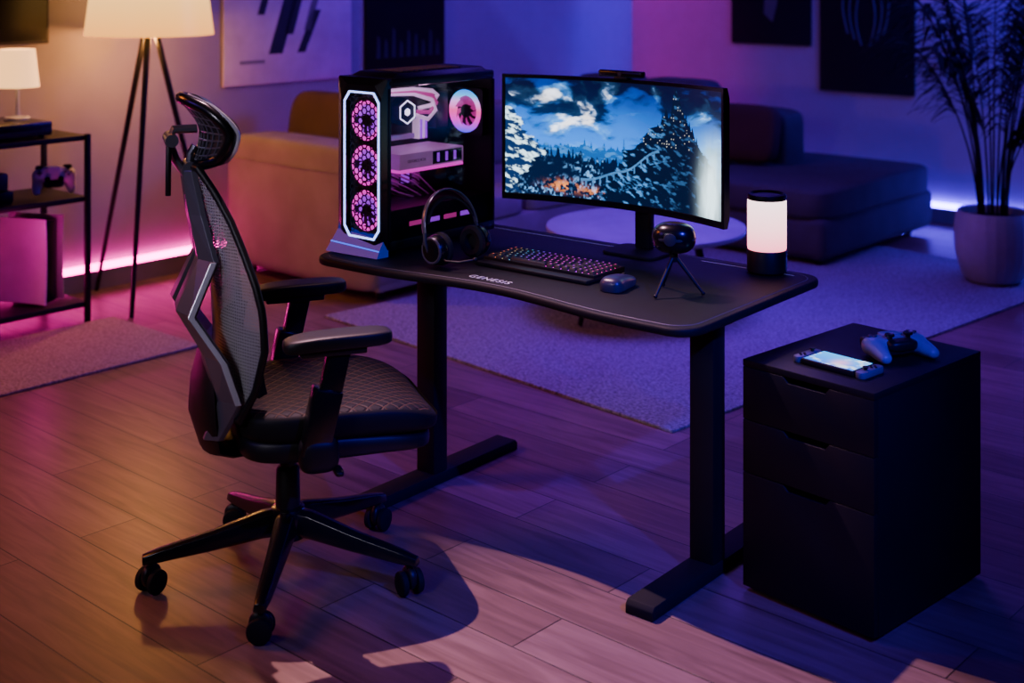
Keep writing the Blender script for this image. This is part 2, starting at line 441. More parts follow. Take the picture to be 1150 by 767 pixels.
def pillow(name, label, m, loc, rot, w, h, th):
    o = MB().sq((0, 0, 0), (w/2, th/2, h/2), .6, .42, 48, 28, fn=lambda p: V((p.x*(1+.10*(abs(p.z)/(h/2))**3), p.y, p.z*(1+.10*(abs(p.x)/(w/2))**3)))).build(name, m, loc=loc)
    o.rotation_euler = rot
    return tag(o, label, 'cushion')
def sof(x, y, z): return SO + ra*x + rb*y + V((0, 0, z))
pillow('throw_pillow', 'brown throw pillow behind the tan sofa arm near the floor lamp', TANP, sof(-2.10, -1.76, .715), (rad(-8), 0, RA), .54, .50, .15)
pillow('throw_pillow', 'maroon throw pillow on the sofa back right of the monitor', REDP, sof(-.85, .60, .62), (rad(-10), 0, RA), .42, .36, .13)

# ------------------------------------------------------------------ coffee table
t = thing('coffee_table', 'round white coffee table with dark legs on the rug behind the desk', 'table', (.64, 6.39, .0125), 0)
MB().lathe([(.46, .385), (.475, .39), (.478, .40), (.475, .41), (.46, .414)], 64).build('table_top', mat('white_table_top', (.34, .32, .38), .4), t)
for a in (-140, -50, 40, 130):
    c, s_ = math.cos(rad(a)), math.sin(rad(a))
    MB().cyl((.43*c, .43*s_, .004), (.33*c, .33*s_, .387), .013, .018).build('leg', BLK, t)

# ------------------------------------------------------------------ floor lamp
t = thing('floor_lamp', 'tripod floor lamp with a glowing warm drum shade by the left wall', 'lamp', (-1.81, 6.67, 0), 0)
SHADE = ramp_em_mat('warm_lamp_shade', 2, 1.30, 1.72, [(0, (1, .36, .06)), (.45, (1, .50, .13)), (1, (1, .34, .06))], 2.2)
m = MB(); n = 64
m.loft([[V((r*math.cos(2*math.pi*k/n), r*math.sin(2*math.pi*k/n), z)) for k in range(n)] for r, z in ((.315, 1.32), (.265, 1.70), (.262, 1.70), (.312, 1.32))], False, True)
m.build('lamp_shade', SHADE, t)
for a in (-88, 152, 32):
    c, s_ = math.cos(rad(a)), math.sin(rad(a))
    MB().cyl((.36*c, .36*s_, 0), (.025*c, .025*s_, 1.36), .011, .016).build('leg', BLK, t)
MB().cyl((0, 0, 1.34), (0, 0, 1.42), .035).cyl((0, 0, 1.42), (0, 0, 1.5), .015).build('hub', BLK, t)
MB().sq((0, 0, 1.53), (.03, .03, .045), 1, 1).build('bulb', mat('bulb', (1, .8, .5), .3, em=(1, .6, .25), es=20), t)

# ------------------------------------------------------------------ shelf rack and what stands on it
RK = V((-1.98, 6.23, 0))
t = thing('shelf_rack', 'black metal media rack with three shelves at the left edge', 'shelf', RK, RA)
for y in (0, -1.1, -2.2):
    for x in (0, -.40):
        MB().bx(x-.012, x+.012, y-.012, y+.012, 0, .88).build('post', BLKM, t, .002)
for z in (.10, .59, .875):
    MB().bx(-.40, 0, -2.2, 0, z-.025, z).build('shelf', CAB, t, .003)
def rk(x, y, z): return RK + ra*x + rb*y + V((0, 0, z))
t = thing('audio_player', 'flat black audio player on top of the media rack', 'player', rk(-.2, -.40, .8755), RA)
MB().bx(-.17, .17, -.3, .24, .012, .075).build('casing', BLKG, t, .006)
MB().bx(.168, .173, -.26, .2, .03, .04).build('front_slot', DGREY, t)
for x in (-.14, .14):
    for y in (-.27, .2): MB().cyl((x, y, 0), (x, y, .013), .015).build('foot', RUB, t)
t = thing('table_lamp', 'small table lamp with glowing cream shade on the media rack', 'lamp', rk(-.22, -.23, .951), RA)
MB().lathe([(.058, 0), (.06, .006), (.055, .012), (.012, .018), (.009, .05), (.009, .16)], 32).build('base', SILV, t)
m = MB(); n = 48
m.loft([[V((r*math.cos(2*math.pi*k/n), r*math.sin(2*math.pi*k/n), z)) for k in range(n)] for r, z in ((.098, .15), (.078, .325), (.076, .325), (.096, .15))], False, True)
m.prism([(.078*math.cos(2*math.pi*k/n), .078*math.sin(2*math.pi*k/n)) for k in range(n)], .15, .152)
m.build('lamp_shade', mat('cream_lamp_shade', (.8, .7, .55), .8, em=(1, .48, .16), es=2.4), t)
t = thing('game_console', 'upright game console with pale curved side panels on the bottom shelf', 'console', rk(-.19, -.20, .1005), RA+rad(26))
MB().bx(-.13, .13, -.04, .04, .01, .385).build('core', BLKG, t, .004)
for s_ in (-1, 1):
    MB().slab(lambda u, v: (-.15+.3*u, s_*(.05+.012*abs(2*u-1)**2+.008*abs(2*v-1)**2), .012+.39*v), 16, 16, .006).build('side_panel', WHT, t)
MB().lathe([(.06, 0), (.06, .01), (.05, .014)], 32).build('stand', BLK, t)
def rings_end(rings):
    c = V((0, 0, 0))
    for p in rings[-1]: c += p
    return c/len(rings[-1])
def pad_body(m):
    m.sq((0, 0, .034), (.062, .034, .022), .6, .6)
    for s_ in (-1, 1):
        m.sq((s_*.055, -.004, .034), (.03, .03, .022), .8, .8)
        rings = []
        for k in range(7):
            q = k/6; c = V((s_*(.055+.012*q), -.005-.060*q, .034-.012*q)); r = .027*(1-.40*q**1.5)
            rings.append([c + V((r*math.cos(w*math.pi/8), 0, r*.85*math.sin(w*math.pi/8))) for w in range(16)])
        m.loft(rings)
        m.sq(rings_end(rings), (.016, .012, .0135), 1, 1, 20, 10)
    return m
def gamepad(label, loc, rz, mt):
    t = thing('gamepad', label, 'gamepad', loc, rz)
    b = pad_body(MB()).build('shell', mt, t)
    r = b.modifiers.new('r', 'REMESH'); r.mode = 'VOXEL'; r.voxel_size = .0028; r.use_smooth_shade = True
    q = b.modifiers.new('s', 'SMOOTH'); q.factor = .6; q.iterations = 8
    MB().sq((0, -.03, .040), (.040, .024, .014), .6, .6).build('centre_trim', BLK, t)
    MB().sq((0, .012, .054), (.028, .018, .004), .4, .4).build('touch_pad', mt, t)
    for s_ in (-1, 1):
        MB().cyl((s_*.026, -.022, .045), (s_*.026, -.022, .060), .006).lathe([(.011, .060), (.012, .063), (.011, .066), (.006, .0645)], 24, M.Translation((s_*.026, -.022, 0))).build('thumb_stick', BLKG, t)
        MB().sq((s_*.053, .028, .038), (.018, .012, .012), .6, .6).build('shoulder_button', BLK, t)
    m = MB()
    for a in range(4): m.cyl((.055+.011*math.cos(a*math.pi/2), .006+.011*math.sin(a*math.pi/2), .050), (.055+.011*math.cos(a*math.pi/2), .006+.011*math.sin(a*math.pi/2), .058), .0045, seg=14)
    m.build('action_button', DGREY, t)
    MB().box((-.055, .006, .054), (.024, .008, .008)).box((-.055, .006, .054), (.008, .024, .008)).build('direction_pad', DGREY, t, .002)
    return t
g_ = gamepad('white gamepad standing upright on the middle shelf of the media rack', rk(-.13, -.10, .590+.090), rad(22), WHT)
g_.rotation_euler = (rad(72), 0, rad(22)); g_.scale = (1.15, 1.15, 1.15)
t = thing('charging_dock', 'dark boxy charging dock on the middle shelf at the left edge', 'dock', rk(-.16, -.36, .5905), RA)
MB().bx(-.06, .06, -.05, .05, 0, .05).build('body', BLK, t, .008)
MB().bx(-.045, .045, -.035, .035, .05, .13).build('cradle', DGREY, t, .012)

# ------------------------------------------------------------------ potted plant
t = thing('potted_palm', 'dark leafy palm in a pale round pot at the right edge', 'plant', (2.52, 7.0, .0125), 0)
POT = mat('white_ceramic', (.38, .36, .42), .5)
MB().lathe([(.12, 0), (.155, .03), (.19, .16), (.195, .25), (.185, .35), (.178, .37), (.163, .365), (.16, .32)], 96, mod=lambda a: 1+.007*math.cos(a*24)).build('pot', POT, t)
MB().lathe([(.0, .325), (.16, .325), (.16, .33), (0, .335)], 32).build('soil', mat('dark_soil', (.02, .014, .01), 1, bump=1, bs=60), t)
LEAF = mat('dark_palm_leaf', (.005, .012, .008), .7, spec=.2)
st, lf = MB(), MB()
random.seed(11)
def leaf(m, p, d, ln, w, droop):
    d = d.normalized(); side = d.cross(V((0, 0, 1)))
    side = side.normalized() if side.length > .05 else V((1, 0, 0))
    n = 7; A = []; B = []
    for k in range(n+1):
        q = k/n; c = p + d*ln*q + V((0, 0, -droop*ln*q*q)); ww = w*math.sin(math.pi*min(.98, .12+.86*q))
        A.append(m.bm.verts.new(c+side*ww)); B.append(m.bm.verts.new(c-side*ww+V((0, 0, .003))))
    for k in range(n): m.bm.faces.new((A[k], A[k+1], B[k+1], B[k]))
for i in range(24):
    az = i*2.4+random.random()*.5; lean = .14+.34*random.random(); hgt = .80+.88*random.random()
    pts = []
    for k in range(13):
        q = k/12
        pts.append(V((.07*math.cos(az)+lean*q**1.8*math.cos(az), .07*math.sin(az)+lean*q**1.8*math.sin(az), .32+hgt*q-.16*q**4)))
    st.tube(pts, [.0065*(1-.7*k/12) for k in range(13)], 6)
    for k in range(6, 13):
        for h in (0, .25, .5, .75):
            if k == 12 and h: continue
            pp = pts[k].lerp(pts[min(k+1, 12)], h)
            tg = (pts[min(k+1, 12)]-pts[k-1]).normalized()
            sd = tg.cross(V((math.cos(az), math.sin(az), .3))).normalized()
            for s_ in (-1, 1):
                leaf(lf, pp, tg*(.6+.4*random.random())+sd*s_*.9+V((math.cos(az), math.sin(az), .1))*.3, .20+.15*random.random(), .010, .3+.6*random.random())
st.build('stem', LEAF, t); lf.build('foliage', LEAF, t, recalc=False)

# ------------------------------------------------------------------ desk
DC = V((.15, 4.12, 0)); DA = rad(-39)
dx = V((math.cos(DA), math.sin(DA), 0)); dy = V((-math.sin(DA), math.cos(DA), 0))
def dk(x, y, z=.7412): return DC + dx*x + dy*y + V((0, 0, z))
t = thing('gaming_desk', 'black gaming desk with two column legs holding the computer', 'desk', DC, DA)
def rounded(x0, x1, y0, y1, r, n=8):
    out = []
    for cx, cy, a0 in ((x1-r, y0+r, -90), (x1-r, y1-r, 0), (x0+r, y1-r, 90), (x0+r, y0+r, 180)):
        for k in range(n+1):
            a = rad(a0+90*k/n); out.append((cx+r*math.cos(a), cy+r*math.sin(a)))
    return out
poly = rounded(-.71, .70, -.39, .39, .075, 10)
fr = []
for k in range(25):
    x = -.5+k*1.0/24; fr.append((x, -.39+.055*math.sin(math.pi*(k/24))**2))
poly = fr + poly
MB().prism(poly, .716, .74).build('table_top', DESK, t, .008, 3)
line = MB()
ins = [(x*.965, y*.94) for x, y in poly]
line.tube([V((x, y, .7400)) for x, y in ins], .0009, 4, True)
line.build('border_line', mat('dim_print', (.10, .10, .12), .5), t)
text_part('logo_print', 'GENESIS', .038, PRINT, t, M.Translation((-.055, -.275, .7404)), 1.15)
for x0, y0, x1, y1 in ((-.62, .335, -.05, .335), (-.05, .335, .02, .36), (.3, .335, .62, .335)):
    MB().bar((x0, y0, .7402), (x1, y1, .7402), .002, .0006).build('border_line', PRINT, t)
MB().bx(-.52, .64, -.14, -.06, .685, .718).build('cross_beam', BLKM, t, .003)
for x in (-.445, .58):
    MB().bx(x-.04, x+.04, -.29, .22, .69, .7175).build('support_arm', BLKM, t, .004)
    MB().bx(x-.038, x+.038, -.132, -.068, .03, .70).build('leg', BLKM, t, .004)
    f0 = -.44 if x > 0 else -.40
    m = MB(); m.prism([(f0, .0), (.29, .0), (.29, .024), (.28, .036), (f0+.010, .036), (f0, .024)], -.042, .042, M(((0, 0, 1, x), (1, 0, 0, 0), (0, 1, 0, 0), (0, 0, 0, 1))))
    m.build('foot', RUB, t, .003)

# ------------------------------------------------------------------ computer tower
t = thing('computer_tower', 'black computer tower with glass side and glowing fans on the desk', 'computer', dk(-.592, -.005), DA - rad(2))
TOWER = t
PW, PL, PH = .23, .51, .566
x0, x1, y0, y1 = -PW/2, PW/2, -PL/2, PL/2
for x in (-.08, .08):
    for y in (-.2, .2): MB().cyl((x, y, 0), (x, y, .02), .014).build('foot', RUB, t)
MB().bx(x0, x1, y0, y1, .018, .05).build('bottom_panel', BLK, t, .004)
MB().bx(x0, x1, y0, y1, PH-.03, PH).build('top_panel', BLK, t, .008)
m = MB()
m.loft([[V((x, y, z)) for x, y in octo_] for octo_, z in (([(x0+.006, y0+.05), (x0+.03, y0+.03), (x1-.03, y0+.03), (x1-.006, y0+.05), (x1-.006, y1-.03), (x1-.03, y1-.01), (x0+.03, y1-.01), (x0+.006, y1-.03)], PH-.002),
        ([(x0+.022, y0+.075), (x0+.04, y0+.058), (x1-.04, y0+.058), (x1-.022, y0+.075), (x1-.022, y1-.045), (x1-.04, y1-.028), (x0+.04, y1-.028), (x0+.022, y1-.045)], PH+.013))])
m.build('top_cover', BLK, t, .002)
for k in range(12): MB().bx(-.065, .065, -.14+k*.024, -.14+k*.024+.012, PH+.0125, PH+.016).build('top_vent', DGREY, t, .001)
MB().bx(x0, x0+.006, y0, y1, .05, PH-.03).build('side_panel', BLK, t)
MB().bx(x0+.006, x1-.004, y1-.012, y1, .05, PH-.03).build('rear_panel', BLK, t)
MB().bx(x1-.012, x1, y0, y0+.016, .05, PH-.03).build('corner_post', BLK, t, .002)
MB().bx(x1-.012, x1, y1-.014, y1, .05, PH-.03).build('corner_post', BLK, t, .002)
MB().bx(x1-.0045, x1, y0+.016, y1-.014, .05, PH-.03).build('glass_panel', GLASS, t)
MB().bx(x0+.02, x1-.008, y0+.02, y1-.014, .05, .145).build('power_shroud', BLK, t, .003)
MB().bx(x0+.012, x0+.018, -.17, y1-.02, .15, .51).build('motherboard', mat('board_black', (.016, .014, .026), .4), t)
PCW = mat('lit_white_part', (.62, .56, .68), .4, em=(.95, .30, .80), es=.18)  # emission stands in for light inside the case on white parts
PCT = mat('white_tubing', (.8, .78, .85), .35, em=(1, .62, .88), es=.6)  # emission added to keep tubing and memory bright white
PCP = mat('magenta_glow', (.4, .1, .4), .4, em=(.85, .012, .55), es=1.5)
PCV = mat('violet_glow', (.3, .1, .5), .4, em=(.42, .02, .95), es=.9)
PCK = mat('pale_pink_glow', (.3, .1, .2), .4, em=(.9, .04, .40), es=.5)
PCWG = mat('white_glow', (.9, .9, .9), .4, em=(.8, .8, 1), es=3)
IRI = ramp_em_mat('iridescent_ring', 2, .350, .490, [(0, (.10, .05, 1)), (.25, (.8, .01, .6)), (.5, (1, .06, .30)), (.72, (.9, .35, .9)), (.88, (.05, .55, 1)), (1, (.02, .3, 1))], 2.4)
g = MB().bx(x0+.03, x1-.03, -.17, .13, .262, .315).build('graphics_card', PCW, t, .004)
MB().bx(x0+.03, x1-.029, -.165, .125, .252, .262).build('light_bar', PCP, g)
MB().bx(x1-.0305, x1-.0295, -.02, .12, .268, .310).build('shroud_trim', BLK, g)
for k in range(3): MB().bx(x1-.0297, x1-.029, .0+.04*k, .012+.04*k, .274, .304).build('shroud_stripe', PCV, g)
text_part('card_lettering', 'GEFORCE RTX', .013, INKG, g, M.Translation((x1-.0295, -.095, .288)) @ M.Rotation(rad(90), 4, 'Z') @ M.Rotation(rad(90), 4, 'X'))
hexa = lambda r: [(r*math.cos(rad(60*k+30)), r*math.sin(rad(60*k+30))) for k in range(6)]
YZ = lambda x, y, z: M(((0, 0, 1, x), (1, 0, 0, y), (0, 1, 0, z), (0, 0, 0, 1)))      # prism drawn in y-z growing toward +x
c = MB().prism(hexa(.048), 0, .05, YZ(x0+.02, -.01, .43)).build('cooler_pump', BLK, t, .003)
MB().ring(hexa(.041), hexa(.037), .0505, .052, YZ(x0+.02, -.01, .43)).build('light_ring', PCWG, c)
MB().prism(hexa(.013), .0505, .052, YZ(x0+.02, -.01, .43)).build('light_core', PCWG, c)
for e, a in ((0, .0), (1, .026), (2, .052)):
    pts = [V((x0+.055, .04+a*.3, .415+a*.4)), V((x0+.085, .075+a*.3, .40+a*.9)), V((x0+.095, .10+a*.2, .43+a)), V((x0+.09, .09, .465+a*.6)), V((x0+.07, .02, .49+a*.3)), V((x0+.06, -.08, .495+a*.2)), V((x0+.06, -.15, .485+a*.2))]
    MB().tube(pts, .0075, 10).build('coolant_tube', PCT if e != 1 else PCK, t)
for k in range(4):
    MB().bx(x0+.018, x0+.05, .065+k*.012, .071+k*.012, .33, .40).build('memory_stick', PCV if k % 2 else PCT, t, .001)
MB().bx(x0+.018, x0+.05, -.135, -.085, .35, .47).build('heat_sink', PCV, t, .004)
MB().bx(x0+.018, x0+.045, -.06, .05, .335, .352).build('heat_sink', SILV, t, .002)
MB().bx(x0+.018, x0+.06, .14, .20, .36, .49).build('port_cover', DGREY, t, .003)
for k in range(5): MB().bx(x0+.018, x0+.03, -.14+k*.05, -.11+k*.05, .17+.012*(k % 2), .22).build('board_connector', PCV if k in (1, 3) else SILV, t, .001)
for k in range(4): MB().bx(x1-.0085, x1-.0075, -.15+k*.08, -.09+k*.08, .085, .10).build('shroud_badge', PCK if k in (0, 2) else PCV, t)
for k in range(8):
    pts = [V((x0+.02, -.16, .2+.012*k)), V((x0+.07, -.14+.004*k, .19+.012*k)), V((x0+.085+.004*k, -.08+.012*k, .16+.008*k)), V((x0+.09, -.02+.018*k, .146))]
    MB().tube(pts, .003, 6).build('power_cable', WHT if k % 2 else DGREY, t)
def fan(parent, mtx, r, ringm, bladem, rin=.84):
    sqr = rounded(-r*1.08, r*1.08, -r*1.08, r*1.08, r*.2, 4)
    n = len(sqr)
    inn = [(r*.99*math.cos(math.atan2(y, x)), r*.99*math.sin(math.atan2(y, x))) for x, y in sqr]
    f = MB().ring(sqr, inn, -.012, .012, mtx).build('fan', BLK, parent)
    N = 40
    circ = lambda q: [(q*math.cos(2*math.pi*k/N), q*math.sin(2*math.pi*k/N)) for k in range(N)]
    MB().ring(circ(r*.98), circ(r*rin), -.008, .0135, mtx).build('light_ring', ringm, f)
    b = MB()
    for k in range(9):
        a = 2*math.pi*k/9
        def bl(u, v, a=a):
            q = r*(.28+(rin-.30)*u); w = a+.52*v+.35*u
            return mtx @ V((q*math.cos(w), q*math.sin(w), -.006+.012*v))
        b.slab(bl, 5, 4, .0015)
    b.build('blades', bladem, f)
    MB().prism(circ(r*.3), -.008, .010, mtx).build('hub', BLK, f)
    return f
fx = .022
for z in (.138, .282, .426):
    mt = M.Translation((fx, y0+.006, z+.003)) @ M.Rotation(rad(90), 4, 'X')
    fan(t, mt, .066, PCP, PCV, .80)
mt = M.Translation((.014, y1-.03, .42)) @ M.Rotation(rad(90), 4, 'X')
fan(t, mt, .076, IRI, PCK, .72)
octo = lambda a, b, c0, c1, ch: [(a+ch, c0), (b-ch, c0), (b, c0+ch*1.3), (b, c1-ch*1.3), (b-ch, c1), (a+ch, c1), (a, c1-ch*1.3), (a, c0+ch*1.3)]
FX = XZ.copy()
# faceted front bezel: outer edge at the case, raised octagonal rim around the mesh
m = MB(); FT = M.Translation((0, y0, 0)) @ FX
m.loft([[FT @ V((x, z, d)) for x, z in p] for p, d in ((octo(x0, x1, .02, PH, .004), -.016), (octo(x0, x1, .02, PH, .004), .0), (octo(-.076, .112, .04, PH-.022, .03), .024), (octo(-.055, .099, .060, .518, .022), .024), (octo(-.055, .099, .060, .518, .022), -.002))], False, True)
m.build('front_bezel', BLKG, t, flat=True)
MB().ring(octo(-.060, .104, .055, .523, .024), octo(-.055, .099, .0605, .5175, .022), .0, .004, M.Translation((0, y0-.0235, 0)) @ FX).build('light_frame', mat('cool_white_led', (.9, .9, 1), .4, em=(.26, .40, 1), es=4), t)
m = MB(); hr = .0125
for i in range(-6, 8):
    for j in range(32):
        cx = fx + i*hr*1.5; cz = .07 + j*hr*math.sqrt(3) + (hr*math.sqrt(3)/2 if i % 2 else 0)
        if -.049 < cx < .093 and .07 < cz < .51:
            m.ring([(cx+hr*math.cos(rad(60*k)), cz+hr*math.sin(rad(60*k))) for k in range(6)], [(cx+hr*.78*math.cos(rad(60*k)), cz+hr*.78*math.sin(rad(60*k))) for k in range(6)], 0, .0015, M.Translation((0, y0-.012, 0)) @ FX)
m.build('front_mesh', BLK, t, flat=True)
# faceted front foot: dark wedge sloping from the mesh to the desk, blue light put into its colour
LIP = mat('blue_lit_plastic', (.002, .006, .07), .35, em=(.01, .05, 1), es=.22, spec=.2)
m = MB()
m.loft([[V((x0+.002, y0+.004, .100)), V((x1-.002, y0+.004, .060)), V((x1-.004, y0-.012, .056)), V((x0+.020, y0-.020, .072))],
        [V((x0, y0+.004, .050)), V((x1, y0+.004, .036)), V((x1-.006, y0-.030, .024)), V((x0+.012, y0-.042, .034))],
        [V((x0, y0+.004, .003)), V((x1, y0+.004, .003)), V((x1-.004, y0-.042, .003)), V((x0+.004, y0-.060, .003))]])
f_ = m.build('front_foot', LIP, t, flat=True)
MB().bar((x0+.012, y0-.043, .034), (x1-.006, y0-.031, .024), .003, .003).build('blue_trim', mat('blue_trim_glow', (.1, .2, .8), .3, em=(.03, .12, 1), es=2.0), f_)

# ------------------------------------------------------------------ monitor
def vnoise(x, y, seed):
    rs = np.random.RandomState(seed); g = rs.rand(260, 260)
    xi = np.floor(x).astype(int) % 259; yi = np.floor(y).astype(int) % 259
    fx_ = x-np.floor(x); fy = y-np.floor(y); fx_ = fx_*fx_*(3-2*fx_); fy = fy*fy*(3-2*fy)
    a = g[xi, yi]*(1-fx_)+g[xi+1, yi]*fx_; b = g[xi, yi+1]*(1-fx_)+g[xi+1, yi+1]*fx_
    return a*(1-fy)+b*fy
def fbm(x, y, seed, o=5):
    s_ = 0; a = .5; f = 1
    for k in range(o): s_ = s_ + a*vnoise(x*f+17*k, y*f+9*k, seed+k); a *= .5; f *= 2.03
    return s_
def paint(x, y):
    C = lambda *c: np.array(c)
    ss = lambda a, b, q: np.clip((q-a)/(b-a), 0, 1)**2*(3-2*np.clip((q-a)/(b-a), 0, 1))
    def over(c, col, q): return c*(1-q[:, None]) + col*q[:, None]
    q = ss(.40, 1.0, y+.3*(fbm(x*3, y*3, 3)-.5))
    c = C(.004, .15, .68)[None]*(1-q[:, None]) + C(.0, .016, .16)[None]*q[:, None]
    # swirling clouds, brightest in a band left of centre
    wx = x+.12*(fbm(x*4, y*4, 21)-.5); wy = y+.15*(fbm(x*4+9, y*4, 23)-.5)
    cl = fbm(wx*9, wy*9, 11, 7)
    band = .22*np.exp(-(((y-.68)/.13)**2))*(.15+1.0*np.exp(-(((x-.34)/.18)**2))) + .14*np.exp(-(((y-.86)/.09)**2+((x-.20)/.13)**2))
    q = ss(.56, .82, cl+band); hi = ss(.70, .86, cl+band)
    c = over(c, (C(.08, .40, 1.0)[None]*(.25+1.0*fbm(wx*22, wy*24, 31))[:, None] + C(.85, .65, .4)[None]*hi[:, None]), q*.95)
    d = ss(.44, .62, fbm(wx*6+5, wy*8, 51, 6)+.16*(y-.5)); c = c*(1-.90*(d*ss(.3, .5, y)*(1-.8*hi))[:, None])
    # distant ridge with spires, then a dark wood with frosted tops
    sp = np.maximum(0, 1-np.abs(((x*34) % 1)-.5)*5)*vnoise(np.floor(x*34), x*0, 61)**2*.11
    r1 = .42+.10*(fbm(x*6, x*0, 71)-.5)+.05*vnoise(x*90, x*0, 75)+sp
    m_ = ss(-.004, .004, r1-y); c = over(c, C(.0, .05, .22)[None]*(.5+.6*(y/.4))[:, None]+.16*ss(.45, .7, fbm(x*34, y*40, 77))[:, None]*C(.12, .5, 1)[None], m_)
    r2 = .31+.10*(fbm(x*5+3, x*0, 81)-.5)+.10*vnoise(x*150, x*0, 83)
    tex = ss(.48, .72, fbm(x*110, y*40, 85, 4))*ss(.42, .68, fbm(x*8, y*9, 87))
    m_ = ss(-.004, .004, r2-y); c = over(c, C(.0, .004, .02)[None]+tex[:, None]*C(.14, .40, .85)[None]*.7, m_)
    # pale lit rocks at left
    e = .40-2.5*x+.34*(fbm(x*14, y*14, 91, 6)-.5)-.9*np.abs(y-.36)
    m_ = ss(-.01, .02, e); tex = ss(.46, .64, fbm(x*46+y*18, y*34, 93))
    c = over(c, C(.002, .014, .06)[None]+tex[:, None]*C(.6, .88, 1)[None], m_)
    # warm ruin and bushes low on the left
    m_ = (np.exp(-(((x-.25)/.06)**2+((y-.09)/.04)**2))+.6*np.exp(-(((x-.38)/.05)**2+((y-.06)/.03)**2)))*ss(.44, .6, fbm(x*80, y*44, 95)); c = c + m_[:, None]*C(.8, .22, .03)[None]
    # bright haze behind the crag at the right
    q = .65*np.exp(-(((x-.93)/.09)**2+((y-.42)/.18)**2)); c = over(c, C(.18, .62, 1)[None], q*(.5+fbm(x*12, y*12, 131)))
    # broad crag with a fortress on top, lit blue along its ridges
    w = .25*(1-np.clip((y-.04)/.68, 0, 1)**1.7)+.045
    e = np.abs(x-(.725+.04*(y-.3))) - w - .10*(fbm(x*16, y*16, 97, 6)-.5)
    m_ = ss(.004, -.004, e)*(y < .67)
    for tx, tw, th in ((.655, .010, .63), (.676, .016, .70), (.697, .011, .78), (.714, .014, .83), (.733, .021, .77), (.748, .010, .89), (.761, .015, .995), (.778, .012, .93), (.791, .018, .84), (.812, .013, .79), (.829, .010, .74), (.844, .015, .69), (.866, .010, .62)):
        tip = np.clip((th-y)/.10, 0, 1)
        m_ = np.maximum(m_, (np.abs(x-tx) < tw*np.minimum(1, tip+.02))*(y < th)*(y > .4))
    tex = ss(.55, .76, fbm(x*40+y*26, y*26-x*14, 99, 6))*(.20+.70*ss(.78, .56, x))
    win = ((np.abs(((x*90) % 1)-.5) < .16) & (np.abs(((y*46) % 1)-.5) < .2) & (y > .50) & (vnoise(np.floor(x*90), np.floor(y*46), 119) > .78)).astype(float)
    c = over(c, C(.0, .003, .014)[None]+tex[:, None]*C(.05, .20, .52)[None]+win[:, None]*C(.3, .3, .26)[None], m_)
    # winding bridge of arches leading up to the crag
    ay = .16+.10*ss(.34, .52, x)+.20*ss(.50, .68, x); arch = (np.abs(y-ay) < .010) | ((y < ay) & (y > ay-.06) & (np.abs(((x*32) % 1)-.5) > .38))
    m_ = (arch & (x > .32) & (x < .68)).astype(float)*.7; c = over(c, C(.04, .15, .36)[None]*(.5+fbm(x*60, y*60, 121))[:, None], m_)
    # bright waterfall and mist at the lower right
    q = np.exp(-(((x-.94)/.045)**2+((y-.16)/.27)**2))*1.3 + .3*np.exp(-(((x-1.0)/.06)**2+((y-.4)/.2)**2))
    q = np.clip(q*(.5+.9*fbm(x*60, y*7, 101)), 0, 1); c = over(c, C(.7, .95, 1.05)[None], q)
    return np.clip(c, 0, 1.2)
t = thing('curved_monitor', 'curved monitor showing a blue misty castle landscape', 'monitor', dk(.09, .305), DA)
MW, R_, MX, MZ0, MZ1 = .875, 1.15, -.05, .14, .56
YM = -.035
def arc(u, off=0):
    a = (u-.5)*MW/R_
    return MX+(R_+off)*math.sin(a), YM - R_*(1-math.cos(a)) + off*math.cos(a)
def shell(u, v, off):                      # off > 0 is toward the back
    x, y = arc(u, off); return (x, y, MZ0+(MZ1-MZ0)*v)
m = MB(); n = 40
rings = []
for i in range(n+1):
    u = i/n; k = math.sin(math.pi*u)
    sec = [(0, 0), (0, 1), (.012, 1), (.02+.02*k, .93), (.02+.025*k, .5), (.02+.02*k, .07), (.012, 0)]
    rings.append([V(shell(u, v, off)) for off, v in sec])
m.loft(rings).build('casing', BLK, t)
bz = MB()
for v0, v1 in ((0, .045), (.972, 1)):
    bz.slab(lambda u, v: shell(u, v0+(v1-v0)*v, -.0015), 40, 1, .004)
for u0, u1 in ((0, .012), (.988, 1)):
    bz.slab(lambda u, v: shell(u0+(u1-u0)*u, v, -.0015), 1, 1, .004)
bz.build('bezel', BLKG, t)
NU, NV = 640, 320
uu, vv = np.meshgrid(np.linspace(0, 1, NU), np.linspace(0, 1, NV), indexing='ij')
cols = paint(uu.ravel(), vv.ravel())
U = .013+.974*uu.ravel(); Vv = .05+.92*vv.ravel()
ang = (U-.5)*MW/R_; off = -.001
px = MX+(R_+off)*np.sin(ang); py = YM-R_*(1-np.cos(ang))+off*np.cos(ang); pz = MZ0+(MZ1-MZ0)*Vv
idx = np.arange(NU*NV).reshape(NU, NV)
faces = np.stack([idx[:-1, :-1].ravel(), idx[1:, :-1].ravel(), idx[1:, 1:].ravel(), idx[:-1, 1:].ravel()], 1)
me = bpy.data.meshes.new('screen'); me.from_pydata(np.stack([px, py, pz], 1).tolist(), [], faces.tolist())
at = me.color_attributes.new('Col', 'FLOAT_COLOR', 'POINT')
at.data.foreach_set('color', np.concatenate([cols, np.ones((len(cols), 1))], 1).astype(np.float32).ravel())
me.materials.append(vcol_mat('screen_picture', 2.8))
so = bpy.data.objects.new('screen', me); COL.objects.link(so); so.parent = t
MB().bx(-.028, .028, .01, .045, .010, .36).build('stand_neck', BLK, t, .006)
MB().bx(-.06, .02, -.01, .03, .26, .42).build('mount', BLK, t, .006)
MB().prism(rounded(-.10, .10, -.085, .07, .03), 0, .010).build('stand_base', RUB, t, .003)
t = thing('web_camera', 'slim black web camera clipped on top of the monitor', 'camera', dk(.05, .265, 1.301), DA)
MB().bx(-.085, .085, -.018, .008, .007, .028).build('body', BLKG, t, .006, 3)
